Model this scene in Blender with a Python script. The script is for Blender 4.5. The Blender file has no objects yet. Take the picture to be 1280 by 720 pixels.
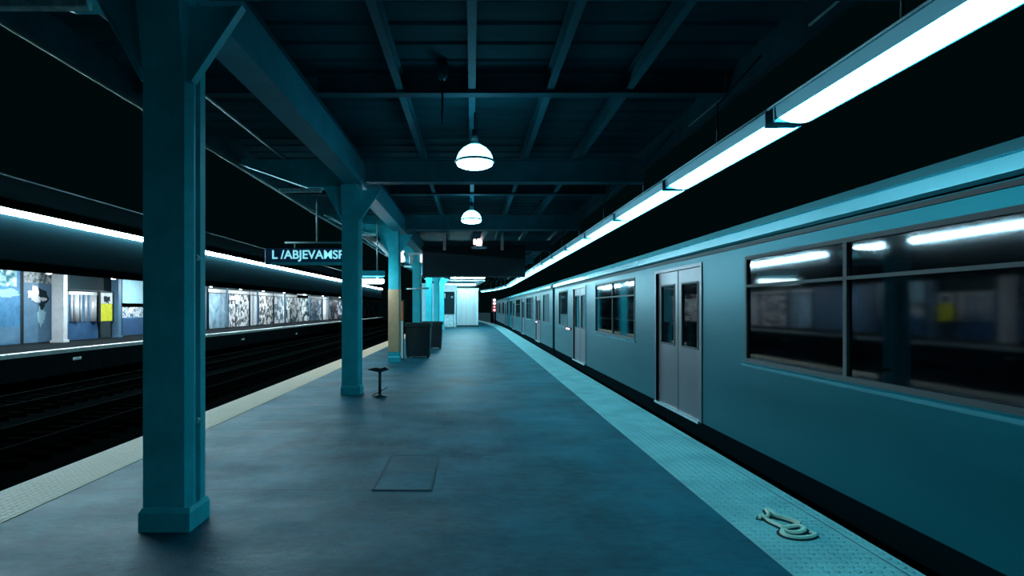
import bpy, math, random
from mathutils import Vector, Matrix
random.seed(7)
S = bpy.context.scene
COL = S.collection
PI = math.pi

# ------------------------------------------------------------------ mesh builder
class MB:
    def __init__(s): s.v = []; s.f = []; s.m = []; s.sm = []
    def add(s, vs, fs, mi=0, smooth=False):
        n = len(s.v); s.v += [tuple(v) for v in vs]
        for f in fs: s.f.append([i+n for i in f]); s.m.append(mi); s.sm.append(smooth)
        return s
    def box(s, x0, x1, y0, y1, z0, z1, mi=0):
        x0, x1 = sorted((x0, x1)); y0, y1 = sorted((y0, y1)); z0, z1 = sorted((z0, z1))
        v = [(x0,y0,z0),(x1,y0,z0),(x1,y1,z0),(x0,y1,z0),(x0,y0,z1),(x1,y0,z1),(x1,y1,z1),(x0,y1,z1)]
        return s.add(v, [(0,3,2,1),(4,5,6,7),(0,1,5,4),(1,2,6,5),(2,3,7,6),(3,0,4,7)], mi)
    def bbox(s, x0, x1, y0, y1, z0, z1, b=.01, mi=0):
        """box with chamfered vertical and horizontal edges"""
        x0, x1 = sorted((x0, x1)); y0, y1 = sorted((y0, y1)); z0, z1 = sorted((z0, z1))
        def ring(i, z):
            return [(x0+i+b,y0+i,z),(x1-i-b,y0+i,z),(x1-i,y0+i+b,z),(x1-i,y1-i-b,z),(x1-i-b,y1-i,z),(x0+i+b,y1-i,z),(x0+i,y1-i-b,z),(x0+i,y0+i+b,z)]
        return s.loft([ring(b,z0), ring(0,z0+b), ring(0,z1-b), ring(b,z1)], mi)
    def loft(s, rings, mi=0, closed=True, caps=True, smooth=False):
        n = len(rings[0]); vs = [p for r in rings for p in r]; fs = []
        for k in range(len(rings)-1):
            for i in range(n if closed else n-1):
                j = (i+1) % n
                fs.append((k*n+i, k*n+j, (k+1)*n+j, (k+1)*n+i))
        s.add(vs, fs, mi, smooth)
        if caps and closed:
            b = len(s.v)-len(vs)
            s.f.append([b+i for i in range(n)][::-1]); s.m.append(mi); s.sm.append(False)
            s.f.append([b+(len(rings)-1)*n+i for i in range(n)]); s.m.append(mi); s.sm.append(False)
        return s
    def prism(s, poly, axis, a, b, mi=0):
        """poly in the two other axes; extruded along axis from a to b"""
        def P(p, t):
            if axis == 'x': return (t, p[0], p[1])
            if axis == 'y': return (p[0], t, p[1])
            return (p[0], p[1], t)
        return s.loft([[P(p, a) for p in poly], [P(p, b) for p in poly]], mi)
    def tube(s, pts, r, n=8, mi=0, caps=True, smooth=True):
        pts = [Vector(p) for p in pts]; rings = []
        for i, p in enumerate(pts):
            t = (pts[min(i+1, len(pts)-1)] - pts[max(i-1, 0)]).normalized()
            up = Vector((0,0,1)) if abs(t.z) < .95 else Vector((0,1,0))
            u = t.cross(up).normalized(); w = t.cross(u)
            rr = r[i] if isinstance(r, (list, tuple)) else r
            rings.append([tuple(p + rr*(u*math.cos(2*PI*k/n) + w*math.sin(2*PI*k/n))) for k in range(n)])
        return s.loft(rings, mi, True, caps, smooth)
    def lathe(s, prof, cx=0, cy=0, n=24, mi=0, smooth=True):
        rings = [[(cx+r*math.cos(2*PI*k/n), cy+r*math.sin(2*PI*k/n), z) for k in range(n)] for r, z in prof]
        return s.loft(rings, mi, True, True, smooth)
    def build(s, name, mats, parent=None):
        me = bpy.data.meshes.new(name); me.from_pydata(s.v, [], s.f)
        for m in (mats if isinstance(mats, (list, tuple)) else [mats]): me.materials.append(m)
        for p, mi, sm in zip(me.polygons, s.m, s.sm): p.material_index = mi; p.use_smooth = sm
        import bmesh
        bm = bmesh.new(); bm.from_mesh(me); bmesh.ops.recalc_face_normals(bm, faces=bm.faces); bm.to_mesh(me); bm.free()
        me.update()
        o = bpy.data.objects.new(name, me); COL.objects.link(o)
        if parent: o.parent = parent
        return o

def tag(o, label=None, cat=None, group=None, kind=None):
    if label: o['label'] = label
    if cat: o['category'] = cat
    if group: o['group'] = group
    if kind: o['kind'] = kind
    return o
def thing(name, label, cat, loc=(0,0,0), rz=0, group=None, kind=None):
    o = bpy.data.objects.new(name, None); COL.objects.link(o)
    o.empty_display_size = .1
    o.location = loc; o.rotation_euler = (0, 0, rz)
    return tag(o, label, cat, group, kind)
def dup(root, loc, rz=None, label=None, group=None):
    def cp(o, par):
        c = o.copy(); COL.objects.link(c); c.parent = par
        for ch in list(o.children): cp(ch, c)
        return c
    r = root.copy(); COL.objects.link(r); r.location = loc
    if rz is not None: r.rotation_euler = (0, 0, rz)
    for ch in list(root.children): cp(ch, r)
    if label: r['label'] = label
    if group: r['group'] = group
    return r
ORD = ['first','second','third','fourth','fifth','sixth','seventh','eighth','ninth','tenth','eleventh','twelfth',
       'thirteenth','fourteenth','fifteenth','sixteenth','seventeenth','eighteenth','nineteenth','twentieth','twenty-first','twenty-second','twenty-third','twenty-fourth']

# ------------------------------------------------------------------ materials
def mat(name, col, rough=.6, metal=0, spec=.5, bump=0, bscale=20, var=0, vscale=3, vcol=None, stretch=(1,1,1)):
    m = bpy.data.materials.new(name); m.use_nodes = True
    nt = m.node_tree; N = nt.nodes; L = nt.links
    b = N['Principled BSDF']
    b.inputs['Roughness'].default_value = rough; b.inputs['Metallic'].default_value = metal
    b.inputs['Specular IOR Level'].default_value = spec
    b.inputs['Base Color'].default_value = (*col, 1)
    if var or bump:
        tc = N.new('ShaderNodeTexCoord'); mp = N.new('ShaderNodeMapping'); mp.inputs['Scale'].default_value = stretch
        L.new(tc.outputs['Object'], mp.inputs['Vector'])
    if var:
        n = N.new('ShaderNodeTexNoise'); n.inputs['Scale'].default_value = vscale; n.inputs['Detail'].default_value = 8
        n.inputs['Roughness'].default_value = .65
        L.new(mp.outputs[0], n.inputs['Vector'])
        r = N.new('ShaderNodeMapRange'); r.inputs[1].default_value = .35; r.inputs[2].default_value = .65
        L.new(n.outputs['Fac'], r.inputs[0])
        mx = N.new('ShaderNodeMix'); mx.data_type = 'RGBA'
        mx.inputs[6].default_value = (*[c*(1-var) for c in col], 1)
        mx.inputs[7].default_value = (*(vcol or [min(1, c*(1+var)) for c in col]), 1)
        L.new(r.outputs[0], mx.inputs[0]); L.new(mx.outputs[2], b.inputs['Base Color'])
        r2 = N.new('ShaderNodeMapRange'); r2.inputs[3].default_value = max(.05, rough-.12); r2.inputs[4].default_value = min(1, rough+.12)
        L.new(n.outputs['Fac'], r2.inputs[0]); L.new(r2.outputs[0], b.inputs['Roughness'])
    if bump:
        n = N.new('ShaderNodeTexNoise'); n.inputs['Scale'].default_value = bscale; n.inputs['Detail'].default_value = 6
        L.new(mp.outputs[0], n.inputs['Vector'])
        bp = N.new('ShaderNodeBump'); bp.inputs['Strength'].default_value = bump; bp.inputs['Distance'].default_value = .01
        L.new(n.outputs['Fac'], bp.inputs['Height']); L.new(bp.outputs[0], b.inputs['Normal'])
    return m
def emit(name, col, st):
    m = bpy.data.materials.new(name); m.use_nodes = True
    b = m.node_tree.nodes['Principled BSDF']
    b.inputs['Base Color'].default_value = (*[.8*c for c in col], 1)
    b.inputs['Emission Color'].default_value = (*col, 1); b.inputs['Emission Strength'].default_value = st
    return m
def glass(name, tint, fac=.12, rough=.02):
    m = bpy.data.materials.new(name); m.use_nodes = True
    nt = m.node_tree; N = nt.nodes; L = nt.links
    N.remove(N['Principled BSDF'])
    t = N.new('ShaderNodeBsdfTransparent'); t.inputs[0].default_value = (*tint, 1)
    g = N.new('ShaderNodeBsdfGlossy'); g.inputs['Roughness'].default_value = rough; g.inputs[0].default_value = (.9, .95, 1, 1)
    fr = N.new('ShaderNodeFresnel'); fr.inputs[0].default_value = 1.5
    mx = N.new('ShaderNodeMixShader'); L.new(fr.outputs[0], mx.inputs[0]); L.new(t.outputs[0], mx.inputs[1]); L.new(g.outputs[0], mx.inputs[2])
    L.new(mx.outputs[0], N['Material Output'].inputs[0])
    return m

CYAN = (.13, .72, .93)
NEUT = (.70, .90, 1.0)
M = {}
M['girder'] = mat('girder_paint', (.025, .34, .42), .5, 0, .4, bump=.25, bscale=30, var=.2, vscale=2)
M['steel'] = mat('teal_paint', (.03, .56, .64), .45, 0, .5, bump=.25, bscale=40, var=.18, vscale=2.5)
M['steel_dark'] = mat('shaded_teal_paint', (.012, .10, .125), .65, 0, .3, bump=.2, bscale=25, var=.3, vscale=2)  # darker teal copy; the shade on the roof beams is put into its colour
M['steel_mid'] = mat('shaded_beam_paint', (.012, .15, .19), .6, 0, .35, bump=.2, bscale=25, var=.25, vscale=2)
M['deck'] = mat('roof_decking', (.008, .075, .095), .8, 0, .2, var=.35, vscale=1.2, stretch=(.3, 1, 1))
M['pale'] = mat('pale_galvanised', (.6, .75, .76), .5, .2, .5, bump=.3, bscale=30, var=.3, vscale=9)
M['conduit'] = mat('conduit_grey', (.3, .42, .42), .45, .3)
M['black'] = mat('black_plastic', (.012, .02, .024), .45, 0, .5)
M['iron'] = mat('dark_iron', (.02, .035, .04), .55, .3)
M['train'] = mat('brushed_stainless', (.002, .088, .110), .36, .55, .05, var=.08, vscale=1.0, stretch=(1, .15, 2))
M['train_roof'] = mat('train_roof_paint', (.005, .02, .025), .6, 0, .2, var=.2, vscale=1)
M['train_dark'] = mat('train_underframe', (.003, .009, .011), .9, 0, 0)
M['cornice'] = mat('cornice_steel', (.045, .25, .30), .24, .45, .4)
M['gasket'] = mat('rubber_gasket', (.008, .014, .016), .6)
M['door'] = mat('door_stainless', (.11, .105, .12), .36, .5, .3, var=.1, vscale=2, stretch=(1, 1, .2))
M['sill'] = mat('bright_sill', (.75, .8, .8), .25, .8)
M['inside'] = mat('interior_panel', (.30, .29, .30), .6)
M['bench'] = mat('bench_plastic', (.35, .25, .20), .45)
M['glass'] = glass('window_glass', (.34, .46, .50), .12, .045)
M['tube'] = emit('fluorescent_cyan', (.55, .88, 1.0), 0)
M['tube'] = emit('fluorescent_tube', CYAN, 13.0)
M['tube_far'] = emit('fluorescent_far', (.45, .78, .92), 265.0)
M['dome'] = emit('dome_glow', (.16, .72, 1.0), 9.0)
M['dome_hot'] = emit('dome_lamp', (.25, .80, 1.0), 24.0)
M['bulb'] = emit('bulb_glow', (.85, .95, 1.0), 14.0)
M['int_lamp'] = emit('interior_lamp', (1.0, .80, .78), 2.2)
M['red'] = emit('signal_red', (1.0, .12, .14), 7.0)
M['pink'] = emit('signal_pink', (1.0, .62, .62), 4.0)
M['housing'] = mat('fixture_housing', (.06, .27, .34), .45, .2)
M['tan'] = mat('tan_wrap', (.80, .46, .26), .6, var=.12, vscale=4)
M['orange'] = mat('orange_panel', (.85, .16, .06), .5)
M['white'] = mat('white_paint', (.75, .78, .78), .5, var=.1, vscale=3)
M['silver'] = mat('silver_cladding', (.62, .63, .64), .4, .35, var=.14, vscale=2, stretch=(6, 6, .2))
M['paleblue'] = mat('pale_blue_paint', (.30, .55, .62), .5, var=.1, vscale=3)
M['navy'] = mat('navy_panel', (.03, .10, .22), .5, var=.2, vscale=3)
M['blue'] = mat('blue_panel', (.06, .22, .40), .45, var=.3, vscale=1.6)
M['slate'] = mat('slate_panel', (.10, .22, .34), .5, var=.2, vscale=2)
M['yellow'] = mat('yellow_print', (.80, .78, .03), .5, var=.15, vscale=5)
M['letters'] = emit('sign_letters', (.25, .72, .82), 1.1)
M['farwall'] = mat('far_wall', (.03, .06, .07), .7, var=.3)
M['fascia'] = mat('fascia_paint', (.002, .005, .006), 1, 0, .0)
M['concrete'] = mat('concrete_side', (.01, .018, .02), .9, 0, .1, var=.3, vscale=2)
M['ballast'] = mat('ballast', (.001, .0015, .0015), 1, 0, .0, bump=.8, bscale=12, var=.5, vscale=9)
M['rail'] = mat('rail_steel', (.004, .006, .006), .9, 0, .0)
M['tie'] = mat('crosstie', (.001, .001, .001), 1, 0, .0)
M['ink'] = mat('dark_print', (.006, .022, .028), .7, 0, .2)
M['strap'] = mat('pale_strap', (.80, .76, .60), .5)
M['nosing'] = mat('pale_nosing', (.85, .85, .80), .6, var=.1, vscale=4)

def floor_mat():
    m = mat('platform_concrete', (.055, .16, .21), .5, 0, .14)
    nt = m.node_tree; N = nt.nodes; L = nt.links; b = N['Principled BSDF']
    tc = N.new('ShaderNodeTexCoord')
    def noise(sc, det, scale=(1,1,1), rough=.6):
        mp = N.new('ShaderNodeMapping'); mp.inputs['Scale'].default_value = scale
        L.new(tc.outputs['Object'], mp.inputs['Vector'])
        n = N.new('ShaderNodeTexNoise'); n.inputs['Scale'].default_value = sc; n.inputs['Detail'].default_value = det
        n.inputs['Roughness'].default_value = rough; L.new(mp.outputs[0], n.inputs['Vector']); return n
    a = noise(.9, 10, (1, .8, 1), .62); c = noise(11, 10, (.8, 1.2, 1), .78); d = noise(1.6, 6, (.7, 1.3, 1), .6)
    r = N.new('ShaderNodeValToRGB'); e = r.color_ramp.elements
    e[0].position = .36; e[0].color = (.001, .032, .048, 1); e[1].position = .64; e[1].color = (.005, .145, .205, 1)
    mxf = N.new('ShaderNodeMath'); mxf.operation = 'MULTIPLY_ADD'; mxf.inputs[1].default_value = .35
    L.new(c.outputs['Fac'], mxf.inputs[0])
    sc = N.new('ShaderNodeMath'); sc.operation = 'MULTIPLY'; sc.inputs[1].default_value = .65
    L.new(a.outputs['Fac'], sc.inputs[0]); L.new(sc.outputs[0], mxf.inputs[2])
    L.new(mxf.outputs[0], r.inputs[0])
    # slab joints across the platform, wobbling a little
    sp = N.new('ShaderNodeSeparateXYZ'); L.new(tc.outputs['Object'], sp.inputs[0])
    wob = N.new('ShaderNodeMath'); wob.operation = 'MULTIPLY_ADD'; wob.inputs[1].default_value = .10
    L.new(d.outputs['Fac'], wob.inputs[0]); L.new(sp.outputs['Y'], wob.inputs[2])
    dv = N.new('ShaderNodeMath'); dv.operation = 'DIVIDE'; dv.inputs[1].default_value = 2.4; L.new(wob.outputs[0], dv.inputs[0])
    fr = N.new('ShaderNodeMath'); fr.operation = 'FRACT'; L.new(dv.outputs[0], fr.inputs[0])
    lt = N.new('ShaderNodeMath'); lt.operation = 'LESS_THAN'; lt.inputs[1].default_value = .008; L.new(fr.outputs[0], lt.inputs[0])
    mj = N.new('ShaderNodeMix'); mj.data_type = 'RGBA'; mj.inputs[7].default_value = (.012, .045, .06, 1)
    lm = N.new('ShaderNodeMath'); lm.operation = 'MULTIPLY'; lm.inputs[1].default_value = .7; L.new(lt.outputs[0], lm.inputs[0])
    L.new(lm.outputs[0], mj.inputs[0]); L.new(r.outputs[0], mj.inputs[6]); L.new(mj.outputs[2], b.inputs['Base Color'])
    rr = N.new('ShaderNodeMapRange'); rr.inputs[1].default_value = .3; rr.inputs[2].default_value = .7
    rr.inputs[3].default_value = .44; rr.inputs[4].default_value = .60
    L.new(d.outputs['Fac'], rr.inputs[0]); L.new(rr.outputs[0], b.inputs['Roughness'])
    hs = N.new('ShaderNodeMath'); hs.operation = 'ADD'; L.new(c.outputs['Fac'], hs.inputs[0]); L.new(d.outputs['Fac'], hs.inputs[1])
    bp = N.new('ShaderNodeBump'); bp.inputs['Strength'].default_value = .9; bp.inputs['Distance'].default_value = .014
    L.new(hs.outputs[0], bp.inputs['Height']); L.new(bp.outputs[0], b.inputs['Normal'])
    return m
def tactile_mat(name, col, dark, rough=.6):
    m = mat(name, col, rough)
    nt = m.node_tree; N = nt.nodes; L = nt.links; b = N['Principled BSDF']
    tc = N.new('ShaderNodeTexCoord')
    mp = N.new('ShaderNodeMapping'); mp.inputs['Scale'].default_value = (1/.06, 1/.06, 0)
    L.new(tc.outputs['Object'], mp.inputs['Vector'])
    fr = N.new('ShaderNodeVectorMath'); fr.operation = 'FRACTION'; L.new(mp.outputs[0], fr.inputs[0])
    sb = N.new('ShaderNodeVectorMath'); sb.operation = 'SUBTRACT'; sb.inputs[1].default_value = (.5, .5, 0); L.new(fr.outputs[0], sb.inputs[0])
    ln = N.new('ShaderNodeVectorMath'); ln.operation = 'LENGTH'; L.new(sb.outputs[0], ln.inputs[0])
    mr = N.new('ShaderNodeMapRange'); mr.inputs[1].default_value = .22; mr.inputs[2].default_value = .38
    mr.inputs[3].default_value = 1; mr.inputs[4].default_value = 0; L.new(ln.outputs['Value'], mr.inputs[0])
    nz = N.new('ShaderNodeTexNoise'); nz.inputs['Scale'].default_value = 2.2; nz.inputs['Detail'].default_value = 8
    L.new(tc.outputs['Object'], nz.inputs['Vector'])
    nr = N.new('ShaderNodeMapRange'); nr.inputs[1].default_value = .4; nr.inputs[2].default_value = .65; nr.inputs[3].default_value = .0; nr.inputs[4].default_value = .55
    L.new(nz.outputs['Fac'], nr.inputs[0])
    mx = N.new('ShaderNodeMix'); mx.data_type = 'RGBA'; mx.inputs[6].default_value = (*col, 1); mx.inputs[7].default_value = (*dark, 1)
    L.new(nr.outputs[0], mx.inputs[0]); L.new(mx.outputs[2], b.inputs['Base Color'])
    bp = N.new('ShaderNodeBump'); bp.inputs['Strength'].default_value = 1.0; bp.inputs['Distance'].default_value = .014
    L.new(mr.outputs[0], bp.inputs['Height']); L.new(bp.outputs[0], b.inputs['Normal'])
    return m
def art_mat(name, lo, mid, hi, scale, seed, cells=False, contrast=.12):
    m = mat(name, mid, .5); nt = m.node_tree; N = nt.nodes; L = nt.links; b = N['Principled BSDF']
    tc = N.new('ShaderNodeTexCoord'); mp = N.new('ShaderNodeMapping')
    mp.inputs['Location'].default_value = (seed*3.1, seed*1.7, seed*.9)
    L.new(tc.outputs['Object'], mp.inputs['Vector'])
    if cells:
        n = N.new('ShaderNodeTexVoronoi'); n.inputs['Scale'].default_value = scale; n.distance = 'CHEBYCHEV'
        L.new(mp.outputs[0], n.inputs['Vector']); out = N.new('ShaderNodeSeparateColor'); L.new(n.outputs['Color'], out.inputs[0]); o = out.outputs[0]
    else:
        n = N.new('ShaderNodeTexNoise'); n.inputs['Scale'].default_value = scale; n.inputs['Detail'].default_value = 3
        n.inputs['Distortion'].default_value = 1.5; L.new(mp.outputs[0], n.inputs['Vector']); o = n.outputs['Fac']
    r = N.new('ShaderNodeValToRGB'); e = r.color_ramp.elements
    e[0].position = .5-contrast; e[0].color = (*lo, 1); e[1].position = .5+contrast; e[1].color = (*hi, 1)
    k = e.new(.5); k.color = (*mid, 1)
    L.new(o, r.inputs[0]); L.new(r.outputs[0], b.inputs['Base Color'])
    return m
M['floor'] = floor_mat()
M['tact_l'] = tactile_mat('cream_tactile', (1.0, .56, .32), (.92, .52, .31))
M['tact_r'] = tactile_mat('worn_grey_tactile', (.34, .56, .56), (.16, .32, .35))

# ------------------------------------------------------------------ camera
cd = bpy.data.cameras.new('camera'); cam = bpy.data.objects.new('camera', cd); COL.objects.link(cam)
cam.location = (0, 0, 1.5); cam.rotation_euler = (PI/2, 0, 0)
cd.sensor_width = 36; cd.lens = 36*720/1280; cd.shift_x = 50/1280; cd.shift_y = 25/1280
cd.clip_end = 500; cd.clip_start = .05
S.camera = cam

# ------------------------------------------------------------------ setting: platform, roof, tracks
def edge(y):                     # x of the platform's right edge; it bends to the left far away
    return 2.54 if y < 38 else 2.54 - .0016*(y-38)**2
YS = [-6, 0, 6, 12, 18, 24, 30, 36, 40, 44, 48, 52, 56, 60, 64, 68, 72]
def ribbon(xf0, xf1, z0, z1, ys=YS):
    mb = MB(); rings = []
    for y in ys:
        a, b = xf0(y), xf1(y)
        rings.append([(a, y, z0), (b, y, z0), (b, y, z1), (a, y, z1)])
    return mb.loft(rings)
LE = -3.85
f = ribbon(lambda y: LE+.57, lambda y: edge(y)-.74, -.9, 0).build('floor', M['floor']); tag(f, 'dark blue worn concrete platform floor between the two edge strips', kind='structure')
f = ribbon(lambda y: LE, lambda y: LE+.57, -.16, .004).build('trim_1', M['tact_l']); tag(f, 'cream studded warning strip along the left platform edge', kind='structure')
f = ribbon(lambda y: edge(y)-.74, lambda y: edge(y)-.10, -.16, .004).build('trim_2', M['tact_r']); tag(f, 'grey teal studded warning strip along the train side edge', kind='structure')
f = ribbon(lambda y: edge(y)-.085, lambda y: edge(y), -.2, .002).build('trim_3', M['tact_r']); tag(f, 'rubbing board at the edge beside the train', kind='structure')
f = ribbon(lambda y: edge(y)-.101, lambda y: edge(y)-.084, -.2, -.012).build('trim_4', M['black']); tag(f, 'dark groove beside the rubbing board', kind='structure')
f = MB().box(-40, 14, -8, 130, -1.6, -1.35).build('ground', M['ballast']); tag(f, 'black ballast trackbed', kind='structure')
f = MB().box(LE+.05, 2.3, 72, 72.3, -1.35, .9).build('wall_end', M['farwall']); tag(f, 'dark end wall of the platform', kind='structure')
# opposite platform
OX = -14.8
f = MB().box(-20.5, OX, 8, 96, -.9, 0).build('floor_opposite', M['concrete']); tag(f, 'concrete platform across the tracks', kind='structure')
f = MB().box(OX-.35, OX+.04, 8, 96, -.13, .01).build('trim_5', M['nosing']); tag(f, 'pale edge of the platform across the tracks', kind='structure')
f = MB().box(-19.0, -18.7, 8, 96, 0, 4.2).build('wall_opposite', M['farwall']); tag(f, 'dark back wall of the platform across the tracks', kind='structure')
# own roof decking (corrugated across)
mb = MB(); prof = []
y = -2.0; k = 0
while y < 50:
    prof += [(y, 4.32), (y+.26, 4.32), (y+.29, 4.345), (y+.40, 4.345)]; y += .43
prof2 = prof + [(y, 4.42), (-2.0, 4.42)]
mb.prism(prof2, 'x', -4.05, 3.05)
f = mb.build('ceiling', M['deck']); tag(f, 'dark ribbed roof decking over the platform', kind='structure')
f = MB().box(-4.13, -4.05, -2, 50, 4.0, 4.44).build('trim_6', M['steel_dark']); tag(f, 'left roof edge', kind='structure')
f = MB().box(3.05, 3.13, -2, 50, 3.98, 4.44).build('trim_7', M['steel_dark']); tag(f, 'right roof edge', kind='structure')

# rails and ties between the platforms
def track(x, label):
    t = thing('railway_track', label, 'track', (x, 40, -1.35), 0, 'tracks between the platforms')
    for s in (-1, 1):
        c = s*.72
        p = [(c-.07, .12), (c+.07, .12), (c+.07, .14), (c+.012, .16), (c+.012, .24), (c+.036, .25), (c+.036, .28), (c-.036, .28), (c-.036, .25), (c-.012, .24), (c-.012, .16), (c-.07, .14)]
        MB().prism(p, 'y', -34, 80).build('rail', M['rail'], t)
    mb = MB()
    for i in range(190): mb.box(-1.25, 1.25, -34+i*.6, -34+i*.6+.22, 0, .12)
    o = mb.build('crossties', M['tie'], t); o['kind'] = 'stuff'
track(-13.0, 'dark railway track along the far lit platform')
track(-9.3, 'dark railway track in the middle, between the platforms')

# ------------------------------------------------------------------ columns
def make_column(wrap=False):
    t = thing('steel_column', '', 'column')
    hx = .157
    mb = MB()
    def sec(z, dy=0):
        return [(-hx,.0+dy,z),(hx-.035,.0+dy,z),(hx,.06,z),(hx,.085,z),(.02,.09,z),(.02,.15,z),(hx,.155,z),(hx,.23,z),
                (-hx,.23,z),(-hx,.155,z),(-.02,.15,z),(-.02,.09,z),(-hx,.085,z)]
    mb.loft([sec(.02), sec(3.06), sec(3.63, -.10)])
    mb.build('shaft', M['steel'], t)
    mb = MB()
    mb.loft([[(-.172,-.03,z),(.172,-.03,z),(.172,.27,z),(-.172,.27,z)] for z in (0,)]+
            [[(-.172,-.03,.125),(.172,-.03,.125),(.172,.27,.125),(-.172,.27,.125)], [(-.16,-.006,.155),(.16,-.006,.155),(.16,.245,.155),(-.16,.245,.155)]])
    mb.build('base_casing', M['steel'], t)
    # knee brackets left and right (web plate with a flange plate under it)
    for s in (-1, 1):
        reach, top = (.44, 3.55) if s > 0 else (.42, 3.62)
        mb = MB()
        a, b = (s*hx, 3.04), (s*(hx+reach-.10), top)
        mb.prism([(s*(hx-.01), 3.04), (s*(hx+reach-.1), top), (s*(hx-.01), top)], 'y', .03, .05)
        dx, dz = b[0]-a[0], b[1]-a[1]; l = math.hypot(dx, dz); nx, nz = dz/l*.016*s, -abs(dx)/l*.016
        mb.prism([(a[0], a[1]), (b[0], b[1]), (b[0]+nx, b[1]+nz), (a[0]+nx, a[1]+nz)], 'y', -.0, .075)
        mb.build('knee_bracket', M['steel'], t)
    for z in (.72, 1.85):
        mb = MB(); mb.tube([(hx-.06, .125, z), (hx+.0, .125, z)], .022, 10); mb.tube([(hx-.01, .10, z), (hx-.01, .15, z)], .014, 8)
        mb.build('bolt', M['conduit'], t)
    MB().tube([(.06, .12, .16), (.06, .12, 3.1)], .02, 10).build('conduit', M['steel_dark'], t)
    return t
COLY = [3.88, 9.98, 16.05, 22.15, 28.25, 34.35, 40.45]
COLX = [-2.06, -2.10, -2.17, -2.13, -2.12, -2.12, -2.12]
labs = ['large teal steel column nearest the camera, at left',
        'teal steel column behind the nearest one, beside the T-shaped post',
        'steel column with a tan lower half, beside the trash cans',
        'steel column just behind the trash cans',
        'distant pale steel column, fifth from the camera',
        'distant pale steel column, sixth from the camera',
        'farthest steel column in the row, next to the pale kiosk']
col0 = make_column()
for i, (y, x, lb) in enumerate(zip(COLY, COLX, labs)):
    c = col0 if i == 0 else dup(col0, (x, y, 0))
    c.location = (x, y, 0); c['label'] = lb; c['group'] = 'steel columns along the left side of the platform'
    if i == 2:
        o = MB().loft([[(-.165,-.008,z),(.128,-.008,z),(.165,.055,z),(.165,.24,z),(-.165,.24,z)] for z in (.28, 2.02)]).build('column_wrap', M['tan'], c)
        tag(o, 'tan wrap around the lower column')

# longitudinal girder over the columns
g = thing('roof_girder', 'long teal steel girder running over the row of columns', 'girder', (-2.03, 0, 3.63))
def ibeam(w, h, tf=.022, tw=.02):
    return [(-w/2,0),(w/2,0),(w/2,tf),(tw/2,tf),(tw/2,h-tf),(w/2,h-tf),(w/2,h),(-w/2,h),(-w/2,h-tf),(-tw/2,h-tf),(-tw/2,tf),(-w/2,tf)]
MB().prism([(-.15,0),(.15,0),(.15,.40),(-.15,.40)], 'y', -1.5, 49).build('beam', M['girder'], g)
MB().prism([(-.17,.40),(.17,.40),(.17,.43),(-.17,.43)], 'y', -1.5, 49).build('top_flange', M['steel_dark'], g)


# crossbeams at the columns: level on the right, tapering cantilever arm on the left
cb_names = ['nearest column', 'second column', 'tan column', 'column behind the trash cans', 'fifth column', 'sixth column', 'farthest column']
for i, y in enumerate(COLY):
    t = thing('crossbeam', 'teal roof crossbeam carried by the ' + cb_names[i], 'beam', (0, y+.12, 3.69), 0, 'crossbeams over the columns')
    mb = MB(); mb.prism([(p[0], p[1]) for p in ibeam(.22, .41)], 'x', -1.87, 3.04)
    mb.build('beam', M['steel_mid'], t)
    mb = MB()
    x0 = COLX[i]
    pts_t = [(-2.19, -.08), (x0-.75, -.08), (x0-1.5, .18), (-4.04, .33), (-4.04, .41), (-2.19, .41)]
    mb.prism(pts_t, 'y', -.01, .01)
    low = pts_t[:4]
    rings = [[(p[0], -.1, p[1]), (p[0], .1, p[1]), (p[0], .1, p[1]-.02), (p[0], -.1, p[1]-.02)] for p in low]
    mb.loft(rings)
    mb.build('cantilever_arm', M['steel'], t)
    o = MB().bbox(x0-1.22, x0-.50, -.18, -.11, -.19, -.125, .006).build('mounting_channel', M['pale'], t)
    tag(o, 'pale galvanised channel')
# mid-bay beams
for i in range(7):
    y = COLY[i]+3.05
    t = thing('bay_beam', 'dark shallow roof beam halfway between the %s and %s columns' % (ORD[i], ORD[i+1]) if i < 6 else 'dark shallow roof beam beyond the farthest column', 'beam', (0, y, 4.06), 0, 'shallow beams between the crossbeams')
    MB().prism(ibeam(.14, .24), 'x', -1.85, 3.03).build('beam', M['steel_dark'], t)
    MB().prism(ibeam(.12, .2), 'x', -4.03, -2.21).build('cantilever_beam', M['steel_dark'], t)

# joists along the platform
jl = [(-.86, 'thin roof joist left of the pendant lamps'), (.0, 'thin roof joist directly above the pendant lamps'),
      (.93, 'thin roof joist right of the pendant lamps'), (1.87, 'thin roof joist nearest the tube lights')]
for x, lb in jl:
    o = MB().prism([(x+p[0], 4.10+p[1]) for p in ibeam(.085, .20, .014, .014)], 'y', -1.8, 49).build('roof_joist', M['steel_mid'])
    tag(o, lb, 'joist', 'thin joists under the roof')
# pipes along the roof
tag(MB().tube([(-3.17, -1.5, 4.02), (-3.17, 9.7, 4.02)], .02).build('conduit', M['conduit']), 'thin conduit under the roof left of the girder, above the nearest column', 'conduit')
tag(MB().tube([(-4.16, -1.5, 4.03), (-4.16, 9.4, 4.03)] + [(-4.16+.02*k, 9.4+k*1.3, 4.03-.02*k) for k in range(1, 5)] + [(-4.1, 22, 4.0), (-4.1, 34, 4.0)], .028).build('gutter_pipe', M['conduit']), 'thin pale pipe along the left roof edge', 'pipe')
tag(MB().tube([(2.90, 4.18, 3.93), (2.90, 4.95, 3.93)], .012).build('conduit', M['pale']), 'short pale conduit under the roof above the near tube lights', 'conduit')
tag(MB().tube([(2.90, 6.6, 3.93), (2.90, 7.7, 3.93)], .010).build('conduit', M['conduit']), 'short faint conduit farther along above the tube lights', 'conduit')
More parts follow.
